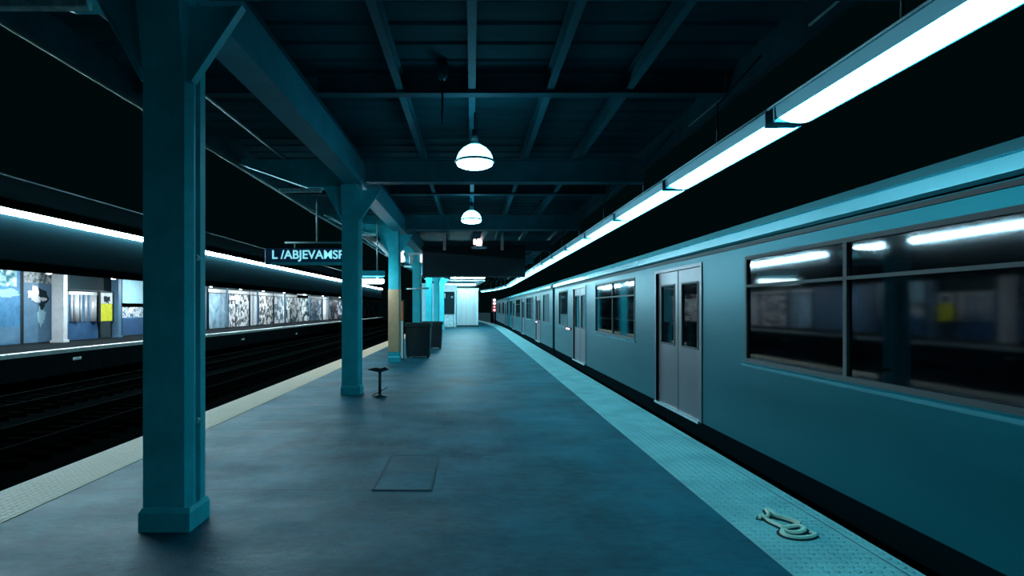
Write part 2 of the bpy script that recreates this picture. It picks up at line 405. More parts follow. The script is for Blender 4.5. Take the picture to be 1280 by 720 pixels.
# drooping cable behind the second column
pts = []
for k in range(13):
    u = k/12; pts.append((-3.95 + 1.5*u, 15.4, 3.98 - .45*math.sin(u*PI/2)**1.2 - .45*u*u))
tag(MB().tube(pts, .022).build('drooping_cable', M['pale']), 'pale cable drooping behind the second column beside the hanging sign', 'cable')
pts = []
for k in range(13):
    u = k/12; pts.append((-4.0 + 1.1*u, 21.4, 4.21 - .46*u - .45*u*u))
tag(MB().tube(pts, [.095]*13, 10).build('drooping_duct', M['white']), 'thick pale duct curving down behind the tan column', 'duct')
# ------------------------------------------------------------------ right tube lights
def make_fixture(L=2.44):
    t = thing('tube_light', '', 'light fixture')
    # housing: trapezoid channel
    MB().loft([[(-.13,y,.02),(-.14,y,.13),(.12,y,.13),(.15,y,.01),(.13,y,.03),(-.11,y,.045)] for y in (.03, L-.03)]).build('housing', M['housing'], t)
    mb = MB()
    n = 10
    def ring(y, s=1):
        pts = []
        for k in range(n+1):
            a = PI + PI*k/n
            pts.append((.01+.132*math.cos(a), y, .035+.045*math.sin(a)*s - .012*math.cos(a)))
        pts.append((.12, y, .035)); pts.append((-.10, y, .05))
        return pts
    mb.loft([ring(.06), ring(L-.06)], smooth=False)
    mb.build('tube', M['tube'], t)
    for y in (.03, L-.05):
        MB().loft([[(-.14,yy,.0),(-.145,yy,.135),(.125,yy,.135),(.150,yy,.02),(.1,yy,.0),(-.06,yy,.0)] for yy in (y, y+.02)]).build('end_cap', M['housing'], t)
    MB().tube([(-.02, L*.5, .12), (-.02, L*.5, .62)], .012, 6).tube([(-.02, L*.5, .60), (.42, L*.5, 1.1)], .012, 6).build('hanger_rod', M['steel_dark'], t)
    MB().tube([(-.145, .0, .128), (-.145, L+.04, .128)], .011, 6).build('supply_conduit', M['paleblue'], t)
    return t
fx = make_fixture()
first = True
nn = 0
for k in range(20):
    y = -7.90 + 2.5*k
    if y > 38: break
    o = fx if first else dup(fx, (2.50, y, 2.95)); first = False
    o.location = (2.50, y, 2.95); nn += 1
    o['label'] = 'bright tube light over the train side edge, %s of the row counted from the camera' % ORD[k]
    o['group'] = 'tube lights above the platform edge beside the train'
for j in range(5):
    y = 39.6+2.5*j
    x = 2.42 - .006*(y-38)**2 * 1.3
    sl = -.0156*(y+1.2-38)
    o = dup(fx, (x, y, 2.95), -math.atan(sl)*1.0, 'distant tube light below the hanging sign, %s of the far bent row' % ORD[j], 'distant tube lights on the bend')

# opposite platform lights: long strip on the canopy edge
def make_strip(L=4.2):
    t = thing('strip_light', '', 'light fixture')
    MB().prism([(-.10,-.02),(.06,-.02),(.08,.10),(-.10,.10)], 'y', 0, L).build('housing', M['iron'], t)
    MB().loft([[(-.04,y,-.085),(.05,y,-.095),(.115,y,-.05),(.12,y,.03),(.085,y,.085),(.065,y,.0),(-.04,y,-.022)] for y in (.04, L-.04)]).build('tube', M['tube_far'], t)
    return t
st = make_strip()
for k in range(20):
    y = 10.4 + 4.2*k
    o = st if k == 0 else dup(st, (0,0,0))
    o.location = (OX+.02, y, 4.57)
    o['label'] = 'white strip light on the canopy edge across the tracks, %s from the left' % ORD[k]
    o['group'] = 'strip lights on the canopy across the tracks'
# opposite canopy
def setting(o, lab): o['label'] = lab; o['kind'] = 'structure'
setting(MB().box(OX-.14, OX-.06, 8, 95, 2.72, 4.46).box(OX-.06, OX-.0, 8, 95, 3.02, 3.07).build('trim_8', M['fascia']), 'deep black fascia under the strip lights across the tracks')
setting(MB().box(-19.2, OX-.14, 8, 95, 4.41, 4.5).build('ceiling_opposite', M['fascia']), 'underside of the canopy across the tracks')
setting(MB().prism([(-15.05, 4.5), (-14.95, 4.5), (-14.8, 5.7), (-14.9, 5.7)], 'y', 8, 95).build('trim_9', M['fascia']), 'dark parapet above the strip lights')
setting(MB().tube([(-14.76, 8, 5.72), (-14.76, 95, 5.72)], .03, 6).build('trim_10', M['iron']), 'thin pipe on the parapet across the tracks')

# ------------------------------------------------------------------ opposite platform furniture
BX = -18.3
def yb(px, x=BX): return -x*720/(590-px)
def panel(px0, px1, z0, z1, m, label, name='poster_panel', cat='poster', group=None, frame=True, x=BX, parts=None):
    y0, y1 = yb(px0, x), yb(px1, x)
    t = thing(name, label, cat, (x, (y0+y1)/2, 0), 0, group)
    w = (y1-y0)/2
    if frame:
        mb = MB()
        mb.box(-.04, .05, -w, -w+.05, z0, z1).box(-.04, .05, w-.05, w, z0, z1).box(-.04, .05, -w+.05, w-.05, z1-.06, z1).box(-.04, .05, -w+.05, w-.05, z0, z0+.06)
        mb.build('frame', M['iron'], t)
    MB().box(-.03, .02, -w+.05, w-.05, z0+.06, z1-.06).build('sheet', m, t)
    for q in (parts or []):
        nm, a, b, c, d, mm = q      # fractions across, z range
        MB().box(.02, .03, -w+2*w*a, -w+2*w*b, c, d).build(nm, mm, t)
    return t
def blob(t, cy, cz, ry, rz_, m, name, off=.034, n=18, wob=.25, seed=1):
    rnd = random.Random(seed); pts = []
    for k in range(n):
        a = 2*PI*k/n; r = 1+wob*(rnd.random()-.5)*2
        pts.append((cy+ry*r*math.cos(a), cz+rz_*r*math.sin(a)))
    MB().prism(pts, 'x', off-.006, off).build(name, m, t)
t = panel(-40, 26, 0, 3.3, M['blue'], 'blue panel with a pale picture on top at the far left across the tracks', parts=[('upper_print', .02, .9, 2.35, 3.25, art_mat('print_a', (.03,.12,.16), (.2,.5,.55), (.7,.75,.76), 2.2, 1)), ('lower_band', .02, .97, .1, .75, M['slate'])])
blob(t, .55, 2.1, .55, .18, M['paleblue'], 'print_shape', seed=3)
t = panel(27, 65, 0, 3.3, M['slate'], 'slate blue poster with rounded shapes left of the white column across the tracks', parts=[('upper_print', .02, .97, 2.55, 3.25, art_mat('print_b', (.02,.06,.08), (.35,.4,.4), (.6,.62,.6), 3, 2))])
w = 0
blob(t, .18, 2.02, .42, .33, M['ink'], 'print_shape', seed=4)
blob(t, -.25, 2.05, .26, .30, M['silver'], 'print_shape', .04, seed=5, wob=.45)
blob(t, .08, 1.86, .34, .13, M['silver'], 'print_shape', .046, seed=6, wob=.4)
blob(t, .18, 1.15, .24, .42, M['paleblue'], 'print_shape', .04, seed=8, wob=.3)
blob(t, .22, 1.62, .16, .2, M['ink'], 'print_shape', .05, seed=9, wob=.3)
def far_column(px0, px1, m, label, x=-18.0):
    y = yb((px0+px1)/2, x); wx = (px1-px0)/720*y/2
    t = thing('station_column', label, 'column', (x, y, 0), 0, 'columns across the tracks')
    MB().bbox(-wx, wx, -.14, .14, .0, 3.9, .02).build('shaft', m, t)
    MB().bbox(-wx-.04, wx+.04, -.18, .18, 0, .12, .01).build('base', m, t)
far_column(67, 82, M['white'], 'white column across the tracks beside the slate blue poster', -17.9)
far_column(141, 150, M['slate'], 'slate column across the tracks right of the yellow poster')
# railing of bright vertical bars
y0, y1 = yb(84), yb(123)
t = thing('metal_screen', 'shiny metal screen with a white top rail across the tracks, left of the yellow poster', 'screen', (BX, y0, 0))
MB().box(-.03, .06, 0, y1-y0, 2.12, 2.26).build('top_rail', M['white'], t)
MB().box(-.05, -.02, 0, y1-y0, .85, 2.12).build('back_sheet', M['slate'], t)
for a, b in ((.07, .13), (.17, .30), (.38, .42), (.52, .58), (.70, .86)):
    MB().prism([(a*(y1-y0), 0), (b*(y1-y0), 0)][:1] + [], 'x', 0, 0) if False else MB().tube([(.03, (a+b)/2*(y1-y0), .86), (.03, (a+b)/2*(y1-y0), 2.12)], (b-a)*(y1-y0)/2, 10).build('bar', M['silver'], t)
MB().box(-.04, .0, 0, y1-y0, .02, .84).build('kick_panel', M['navy'], t)
panel(84, 140, 2.30, 3.4, M['ink'], 'dark board above the metal screen across the tracks', name='dark_board', cat='board')
t = panel(124, 141, .80, 2.30, M['yellow'], 'yellow and white poster across the tracks', x=BX+.25, parts=[('white_print', .06, .94, 1.72, 2.24, M['white'])])
blob(t, 0, 1.93, .22, .2, M['ink'], 'print_mark', .05, seed=12, wob=.5)
MB().box(-.03, .01, -.45, -.40, 0, .8).box(-.03, .01, .40, .45, 0, .8).build('stand', M['iron'], t)
t = panel(151, 200, 0, 3.3, M['blue'], 'pale blue skyline poster with navy bottom across the tracks, left of the nearest column', parts=[
    ('sky_print', .02, .97, 1.55, 3.25, M['paleblue']), ('crowd_print', .02, .97, 1.0, 1.75, art_mat('print_c', (.02,.08,.2), (.5,.6,.65), (.9,.8,.75), 5, 5)), ('navy_band', .02, .97, .05, .95, M['navy'])])
panel(200, 258, 0, 3.3, M['slate'], 'slate poster across the tracks directly behind the nearest column')
bw = [((260, 283), (.05,.12,.16), (.25,.42,.52), (.5,.65,.72), 1.3, 0), ((285, 311), (.01,.02,.02), (.35,.4,.42), (.9,.9,.9), 4.5, 0), ((312, 321), (.5,.6,.65), (.7,.75,.78), (.9,.9,.9), 1.5, 0),
      ((323, 341), (.01,.02,.02), (.3,.3,.3), (.9,.9,.88), 5, 1), ((342, 355), (.1,.2,.25), (.6,.65,.7), (.9,.9,.9), 3, 0), ((357, 386), (.01,.03,.04), (.4,.5,.5), (.9,.9,.88), 3.5, 1),
      ((388, 402), (.01,.05,.1), (.2,.4,.55), (.7,.8,.85), 4, 0), ((403, 410), (.5,.5,.5), (.8,.8,.8), (.95,.95,.95), 1, 0), ((411, 430), (.01,.02,.03), (.1,.12,.15), (.8,.85,.9), 2.5, 1),
      ((432, 448), (.02,.03,.04), (.3,.32,.35), (.8,.85,.9), 1.5, 0), ((452, 473), (.1,.1,.1), (.6,.55,.6), (.95,.92,.95), 1.0, 0)]
desc = ['pale blue', 'black and white patterned', 'plain pale', 'dark checkered', 'pale speckled', 'wide grey blocky', 'blue and white patterned', 'narrow plain white', 'mostly dark', 'dim grey', 'pink-white']
for k, ((a, b), lo, mi, hi, sc, ce) in enumerate(bw):
    parts = [('header_board', 0.0, 1.0, 2.55, 2.85, M['white'])] if k < 8 else None
    if k == 5: parts.append(('white_header', .45, .95, 2.6, 3.15, M['white']))
    panel(a, b, -.0, 2.6, art_mat('bw_print_%d' % k, lo, mi, hi, sc*.75, k, k not in (0, 2, 7), .28), desc[k] + ' poster panel across the tracks, %s right of the nearest column' % ORD[k], group='poster wall across the tracks', parts=parts)
for k, px in enumerate((284, 322, 356, 387, 410.5, 431)):
    y = yb(px, BX+.3); t = thing('station_post', 'dark thin post across the tracks, %s of those right of the nearest column' % ORD[k], 'post', (BX+.3, y, 0), 0, 'posts between the posters')
    MB().bbox(-.05, .05, -.06, .06, 0, 3.9, .01).build('shaft', M['slate'], t); MB().bbox(-.09, .09, -.1, .1, 0, .1, .01).build('base', M['iron'], t)
# hanging bulbs under the opposite canopy
def make_bulb():
    t = thing('hanging_lamp', '', 'lamp')
    MB().lathe([(.05,.10),(.06,.06),(.28,-.04),(.285,-.06),(.27,-.06),(.05,.05)], n=14).build('lamp_shade', M['white'], t)
    MB().lathe([(.01,-.14),(.09,-.11),(.12,-.05),(.08,.02),(.01,.04)], n=12).build('bulb', M['bulb'], t)
    MB().tube([(0,0,.1),(0,0,1.47)], .012, 6).build('stem', M['iron'], t)
    return t
bl = make_bulb()
for k, y in enumerate((18.5, 22.2, 26.2, 30.5, 36.0, 40.6, 45.0, 50, 56, 63, 71, 80)):
    o = bl if k == 0 else dup(bl, (0,0,0))
    o.location = (-16.3, y, 2.93)
    o['label'] = 'small white lamp hanging under the canopy across the tracks, %s from the left' % ORD[k]; o['group'] = 'lamps under the canopy across the tracks'
for k, y in enumerate((18.5, 22.2, 26.2, 30.5, 36.0, 40.6, 45.0, 50, 56, 63, 71, 80)):
    ld = bpy.data.lights.new('canopy_lamp_light', 'AREA'); ld.shape = 'DISK'; ld.size = .3; ld.energy = 120; ld.color = (.78, .92, 1.0)
    lo = bpy.data.objects.new('canopy_lamp_light', ld); COL.objects.link(lo); lo.location = (-16.3, y, 2.76); lo.rotation_euler = (0, math.radians(35), 0)
# small plates on the face of the opposite platform
for k, (px, py) in enumerate(((97, 448), (304, 424), (371, 417))):
    y = 14.75*720/(590-px); z = 1.5-(py-385)*y/720
    t = thing('marker_plate', 'small white plate on the platform face across the tracks, ' + ['leftmost of the three', 'middle of the three', 'rightmost of the three'][k], 'plate', (OX+.02, y, z), 0, 'small plates on the far platform face')
    MB().bbox(0, .03, -.22, .22, -.05, .05, .008).build('plate', M['white'], t)
    MB().box(.0, .06, -.03, .03, .05, .08).build('bracket', M['iron'], t)

# hanging name sign over the near track
t = thing('hanging_sign', 'dark hanging sign with glowing cyan lettering behind the second column', 'sign', (-3.6, 13.0, 2.5))
MB().bbox(-1.05, .95, -.06, .06, -.03, .34, .01).build('panel', M['navy'], t)
MB().box(-.92, .95, -.075, -.06, -.035, .03).build('lower_trim', M['steel'], t)
MB().tube([(-.62, 0, .475), (.95, 0, .475)], .022, 8).build('top_bar', M['conduit'], t)
MB().tube([(.10, 0, .475), (.10, 0, 1.56)], .02, 8).build('hanger_rod', M['conduit'], t)
MB().tube([(-.4, 0, .475), (-.4, 0, .33)], .015, 6).tube([(.8, 0, .475), (.8, 0, .33)], .015, 6).build('bracket', M['conduit'], t)
def text(body, name, size, loc, m, parent, sx=1):
    c = bpy.data.curves.new(name, 'FONT'); c.body = body; c.size = size; c.extrude = .004; c.align_x = 'LEFT'; c.align_y = 'BOTTOM'
    o = bpy.data.objects.new(name, c); COL.objects.link(o); c.materials.append(m); o.parent = parent
    c.offset = .004
    me = bpy.data.meshes.new_from_object(o); bpy.data.objects.remove(o)
    o = bpy.data.objects.new(name, me); COL.objects.link(o); o.parent = parent
    o.location = loc; o.rotation_euler = (PI/2, 0, 0)
    return o
text('L /ABJEVAMSP', 'lettering', .27, (-.90, -.07, .055), M['letters'], t, 1.0)
text('\\ V', 'small_lettering', .18, (-1.0+.0, -.07, .09), M['steel'], t, .7) if False else None

# lit sign bar on the left farther along
t = thing('lit_sign_box', 'hanging box with a bright white tube beneath, between the second and tan columns', 'sign', (-2.95, 15.5, 2.12))
MB().bbox(-.45, .6, -.07, .07, .22, .38, .02).build('housing', M['steel'], t)
MB().bbox(-.45, .58, -.07, .07, .035, .165, .03).build('tube', emit('left_tube', (.55, .86, 1), 20), t)
MB().tube([(-.3,0,.17),(-.3,0,1.9)], .016, 6).tube([(.4,0,.17),(.4,0,1.9)], .016, 6).build('hanger_rod', M['conduit'], t)

# ------------------------------------------------------------------ pendant lamps
def make_pendant():
    t = thing('pendant_lamp', '', 'lamp')
    MB().tube([(0,0,.46),(0,0,.68)], .012, 8).tube([(0,0,.30),(0,0,.46)], .035, 10).build('stem', M['iron'], t)
    MB().lathe([(.001,.40),(.03,.39),(.05,.33),(.05,.30),(.075,.275),(.08,.255)], n=18).build('socket_cap', M['conduit'], t)
    prof = [(.05,.26),(.10,.25),(.155,.215),(.20,.165),(.228,.11),(.240,.065)]
    MB().lathe(prof, n=32).build('dome', M['dome'], t)
    MB().lathe([(.236,.066),(.255,.058),(.262,.045),(.255,.035),(.236,.03)], n=32).build('rim', M['conduit'], t)
    MB().lathe([(.236,.035),(.225,.0),(.17,-.025),(.09,-.04),(.001,-.045)], n=32).build('lens', M['dome_hot'], t)
    return t
pl = make_pendant()
pen = [(.035, 7.45, 3.345, 'glowing glass dome pendant lamp nearest the camera'),
       (-.015, 13.6, 3.535, 'smaller looking dome pendant lamp hanging behind the nearest one'),
       (-.02, 25.4, 3.45, 'added dome pendant lamp, unseen behind the wide dark hanging box'),  # this and the next pendant are added, out of sight, to brighten the far platform
       (-.02, 31.5, 3.45, 'added dome pendant lamp, unseen far down the platform in front of the kiosk')]
for k, (x, y, z, lb) in enumerate(pen):
    o = pl if k == 0 else dup(pl, (0,0,0))
    o.location = (x, y, z); o['label'] = lb; o['group'] = 'dome pendant lamps along the platform'
# small roof gadgets
t = thing('junction_box', 'small dark box with a drop rod under the roof, left of the nearest pendant lamp', 'fixture', (-.34, 6.6, 4.165))
MB().lathe([(.001,.16),(.06,.16),(.065,.0),(.04,-.05),(.001,-.05)], n=14).build('box', M['steel_dark'], t)
MB().tube([(0,0,-.05),(0,0,-.56)], .012, 6).build('drop_rod', M['iron'], t)

# ------------------------------------------------------------------ wide dark hanging box + gadgets
t = thing('bulkhead_sign', 'wide dark suspended box spanning the platform below the roof beams', 'sign', (.07, 21.75, 2.66))
MB().bbox(-1.93, 1.93, -.15, .15, 0, 1.17, .02).build('box', M['ink'], t)
for x in (-1.10, 1.06):
    MB().bbox(x-.055, x+.055, -.20, -.15, 1.0, 2.05, .01).build('hanger_plate', M['white'], t)
MB().box(-1.93, 1.93, -.17, -.15, .0, .05).build('lower_trim', M['iron'], t)
t = thing('camera_lamp', 'small pink and white lamp with a slanted arm on top of the wide dark box', 'lamp', (.24, 19.5, 3.50))
MB().lathe([(.001,.0),(.26,.02),(.28,.06),(.1,.1),(.001,.1)], n=14).build('base', M['pale'], t)
MB().lathe([(.001,.1),(.09,.12),(.11,.25),(.05,.34),(.001,.34)], n=12).build('lamp', M['pink'], t)
MB().bbox(-.19, -.11, -.06, .06, .15, .33, .01).build('side_lens', M['pink'], t)
MB().tube([(.08,0,.32),(.22,0,.62),(.36,0,.79)], [.05,.10,.03], 8).build('arm', M['pale'], t)
MB().tube([(-.90,0,.72),(-.1,0,.72)], .025, 6).build('cross_bar', M['pale'], t)

# ------------------------------------------------------------------ platform furniture
def trash_can(loc, label, w=.38, h=1.05):
    t = thing('trash_can', label, 'trash can', loc, 0, 'black trash cans beside the columns')
    mb = MB(); mb.loft([[(-w*s,-w*s*.9,z),(w*s,-w*s*.9,z),(w*s,w*s*.9,z),(-w*s,w*s*.9,z)] for z, s in ((.05,.90),(.3,.93),(h-.14,.99),(h-.12,.97))])
    mb.build('body', M['black'], t)
    mb = MB(); o_, i_ = w*1.05, w*.78
    for (x0,x1,y0,y1) in ((-o_,o_,-o_*.92,-i_*.9),(-o_,o_,i_*.9,o_*.92),(-o_,-i_,-i_*.9,i_*.9),(i_,o_,-i_*.9,i_*.9)): mb.box(x0,x1,y0,y1,h-.12,h)
    mb.build('rim', M['iron'], t)
    MB().box(-i_, i_, -i_*.9, i_*.9, h-.16, h-.10).build('liner', M['black'], t)
    for sx in (-1, 1):
        for sy in (-1, 1): MB().lathe([(.03,0),(.035,.03),(.03,.055)], sx*w*.78, sy*w*.68, 8).build('foot', M['iron'], t)
trash_can((-1.63, 17.6, 0), 'large black trash can beside the tan column')
trash_can((-1.46, 21.4, 0), 'black trash can half hidden behind the larger one', .36, 1.0)

t = thing('stanchion', 'small dark T-shaped metal post standing beside the second column', 'post', (-1.56, 9.75, 0))
MB().lathe([(.001,0),(.12,0),(.12,.012),(.03,.03),(.03,.05)], n=16).build('base', M['iron'], t)
MB().tube([(0,0,.03),(0,0,.44)], [.024,.028], 10).build('stem', M['iron'], t)
MB().loft([[(-.19,-.05,.455),(-.19,.05,.455),(-.19,.05,.47),(-.19,-.05,.47)], [(-.06,-.08,.43),(-.06,.08,.43),(-.06,.08,.50),(-.06,-.08,.50)],
           [(.02,-.08,.42),(.02,.08,.42),(.02,.08,.485),(.02,-.08,.485)], [(.10,-.07,.44),(.10,.07,.44),(.10,.07,.51),(.10,-.07,.51)], [(.15,-.05,.455),(.15,.05,.455),(.15,.05,.47),(.15,-.05,.47)]]).build('top', M['iron'], t)
MB().tube([(-.13,0,.012),(.13,0,.16)], .008, 6).build('foot_bar', M['iron'], t)

t = thing('notice_board', 'narrow orange and white upright board between the tan column and the trash can', 'board', (-2.10, 17.0, 0))
MB().bbox(-.09, .09, -.03, .03, 0, 1.75, .008).build('frame', M['iron'], t)
MB().box(-.07, .07, -.04, -.03, 1.15, 1.70).build('orange_sheet', M['orange'], t)
MB().box(-.07, .07, -.04, -.03, .02, 1.13).build('white_sheet', M['white'], t)

# clutter mounted on the fourth column
t = thing('bracket_lamp', 'pink-white bulb fixture hanging left of the column behind the trash cans', 'lamp', (-2.50, 20.6, 3.42))
MB().lathe([(.001,-.30),(.12,-.25),(.10,-.1),(.05,0.),(.09,.12),(.001,.14)], n=12).build('bulb', emit('pinkish_bulb', (1, .86, .9), 1.1), t)
MB().tube([(0,0,.1),(.05,0,.5),(.1,0,.9)], .02, 6).build('arm', M['conduit'], t)
t = thing('wall_lamp', 'pale twin lamp bracket on the front of the column behind the trash cans', 'lamp', (-2.1, 22.05, 3.25))
MB().bbox(-.34, .3, -.08, -.02, .28, .36, .01).build('bracket', M['pale'], t)
MB().bbox(.12, .26, -.12, -.02, -.02, .30, .02).build('lamp', emit('pinkish_lamp', (1, .9, .92), .9), t)
MB().bbox(-.30, -.14, -.12, -.02, -.05, .28, .02).build('cover', M['pale'], t)
MB().tube([(-.4,-.06,-1.02),(.45,-.06,-1.0)], .03, 6).build('lower_bar', M['pale'], t)

# kiosk with silver door and pale frame, far down the platform
t = thing('kiosk', 'silver panelled kiosk at the far end of the platform', 'kiosk', (-.36, 46.5, 0))
MB().box(-.86, .86, 0, 3.0, .12, 2.95).build('body', M['silver'], t)
MB().box(-.90, .90, -.05, 3.02, 0, .12).build('base', M['iron'], t)
MB().box(-.90, .90, -.06, 3.02, 2.95, 3.1).build('roof', M['white'], t)
for x in (-.86, .76): MB().box(x, x+.1, -.04, .0, .12, 2.95).build('corner_trim', M['pale'], t)
for k in range(4): MB().box(-.55+.36*k, -.53+.36*k, -.02, 0, .2, 2.8).build('seam', M['conduit'], t)
t = thing('pale_booth', 'pale booth with a dark window left of the silver kiosk', 'booth', (-1.95, 43.5, 0))
MB().box(-.42, -.30, 0, .12, 0, 3.3).box(.62, .70, 0, .12, 0, 3.1).box(-.30, .62, 0, .12, 2.75, 3.3).build('frame', M['white'], t)
MB().box(-.28, .62, .05, .14, 1.05, 2.72).build('window', M['ink'], t)
MB().bbox(-.28, .60, -.06, .16, .02, 1.02, .06).build('counter', M['pale'], t)
for s in range(3): MB().bbox(-.2+s*.28, -.05+s*.28, .0, .05, 2.25, 2.6-.1*s, .01).build('sticker', M['pale'] if s != 1 else M['iron'], t)
MB().box(-.45, .72, .14, 2.8, 0, 3.3).build('body', M['paleblue'], t)
t = thing('passage_wall', 'pale blue wall panel behind the last columns', 'wall panel', (-2.9, 40.9, 0))
MB().box(-.75, .72, 1.0, 1.1, 0, 3.3).build('panel', M['paleblue'], t)
MB().box(-.05, .0, .97, 1.0, .1, 3.3).box(.40, .45, .97, 1.0, .1, 3.3).build('batten', M['steel'], t)
t = thing('soffit', 'white lit soffit above the kiosk and booth', 'ceiling panel', (0, 41.2, 3.42))
MB().loft([[(-2.7,0,.0),(.95,0,.0),(.95,0,.1),(-2.7,0,.1)], [(-2.7,13,.0),(.2,13,.0),(.2,13,.1),(-2.7,13,.1)]]).build('panel', M['white'], t)
for k in range(4): MB().box(-2.2, .2-.1*k, 2+k*2.6, 2.12+k*2.6, -.08, 0).build('batten', M['pale'], t)
t = thing('ceiling_lamp', 'bright tube lamp crossing in front of the far kiosk', 'lamp', (-.9, 44.2, 3.28))
MB().bbox(-1.2, 1.2, -.08, .08, .05, .13, .01).build('housing', M['white'], t)
MB().tube([(-1.15,0,.01),(1.15,0,.01)], .04, 8).build('tube', emit('kiosk_tube', (.44, .88, 1), 190), t)
dup(t, (-1.3, 26.9, 3.66), 0, 'added tube lamp, unseen right behind the wide dark box, lighting the far columns')  # added out of sight to light the fronts of the distant columns
dup(t, (-1.6, 36.8, 3.62), 0, 'added tube lamp hidden behind the wide dark box, brightening the pale blue panel')  # extra lamp, kept hidden, to lift the pale blue wall and last columns
dup(t, (-.3, 39.2, 3.55), 0, 'bright tube lamp under the roof before the far booth')

# signal beyond the train
t = thing('signal', 'red and pink signal lights at the far end beside the train', 'signal', (2.72, 70, 0))
MB().tube([(0,0,-1.3),(0,0,2.5)], .07, 8).build('post', M['iron'], t)
MB().bbox(-.3, .3, -.1, .15, 1.0, 2.7, .03).build('head', M['black'], t)
for z, m in ((2.45, 'pink'), (2.05, 'pink'), (1.65, 'red'), (1.25, 'red')):
    MB().tube([(0,-.12,z),(0,-.16,z)], .15 if z != 1.65 else .11, 12).build('lens', M[m], t)

# hatch outline in the floor
t = thing('floor_hatch', 'rectangular hatch cover set in the platform floor', 'hatch', (-.58, 5.3, 0))
MB().box(-.23, .23, -.55, .55, -.02, .0035).build('cover', M['floor'], t)
mb = MB()
for a in ((-.245,.245,-.565,-.55),(-.245,.245,.55,.565),(-.245,-.23,-.55,.55),(.23,.245,-.55,.55)): mb.box(*a, -.02, .005)
o = mb.build('seam', mat('seam', (.006, .035, .05), .6), t)

# pale looped strap lying on the tactile strip
def smooth(pts, n=6):
    out = []
    P = [Vector(p) for p in pts]
    for i in range(len(P)-1):
        p0, p1, p2, p3 = P[max(i-1,0)], P[i], P[i+1], P[min(i+2, len(P)-1)]
        for k in range(n):
            u = k/n
            out.append(.5*((2*p1)+(-p0+p2)*u+(2*p0-5*p1+4*p2-p3)*u*u+(-p0+3*p1-3*p2+p3)*u**3))
    out.append(P[-1]); return [tuple(p) for p in out]
def px2w(px, py, h=1.5):
    Y = h*720/(py-385); return ((px-590)*Y/720, Y)
loop = [(949,651),(951,647),(956,650),(964,655),(973,659),(980,662),(988,661),(998,660),(1005,664),(998,668),(986,668),(979,665),(978,669),(985,673),(998,675),(1012,674),(1019,671),(1012,668)]
loop2 = [(957,651),(961,646),(958,640),(963,643),(969,648),(980,651),(992,655),(1001,659)]
t = thing('looped_strap', 'pale looped strap lying on the studded strip beside the train, lower right', 'strap', (0, 0, 0))
a = [px2w(*p) for p in loop]; b = [px2w(*p) for p in loop2]
def flat_strap(mb, pts, w, z0, z1):
    P = [Vector((x, y, 0)) for x, y, _ in smooth([(x, y, 0) for x, y in pts])]; rings = []
    for i, p in enumerate(P):
        d = (P[min(i+1, len(P)-1)]-P[max(i-1, 0)]).normalized(); n = Vector((-d.y, d.x, 0))
        k = w*(.6+.4*math.sin(PI*(i+1)/(len(P)+1)))
        l, r = p+n*k, p-n*k; l2, r2 = p+n*k*.7, p-n*k*.7
        rings.append([(l.x,l.y,z0),(r.x,r.y,z0),(r2.x,r2.y,z1),(l2.x,l2.y,z1)])
    return mb.loft(rings)
flat_strap(MB(), a, .016, .012, .026).build('strap', M['strap'], t)
flat_strap(MB(), b, .013, .013, .034).build('strap', M['strap'], t)
mb = flat_strap(MB(), a, .036, .004, .012); flat_strap(mb, b, .032, .004, .013)
tag(mb.build('edging', M['ink'], t), 'dark edging of the strap')

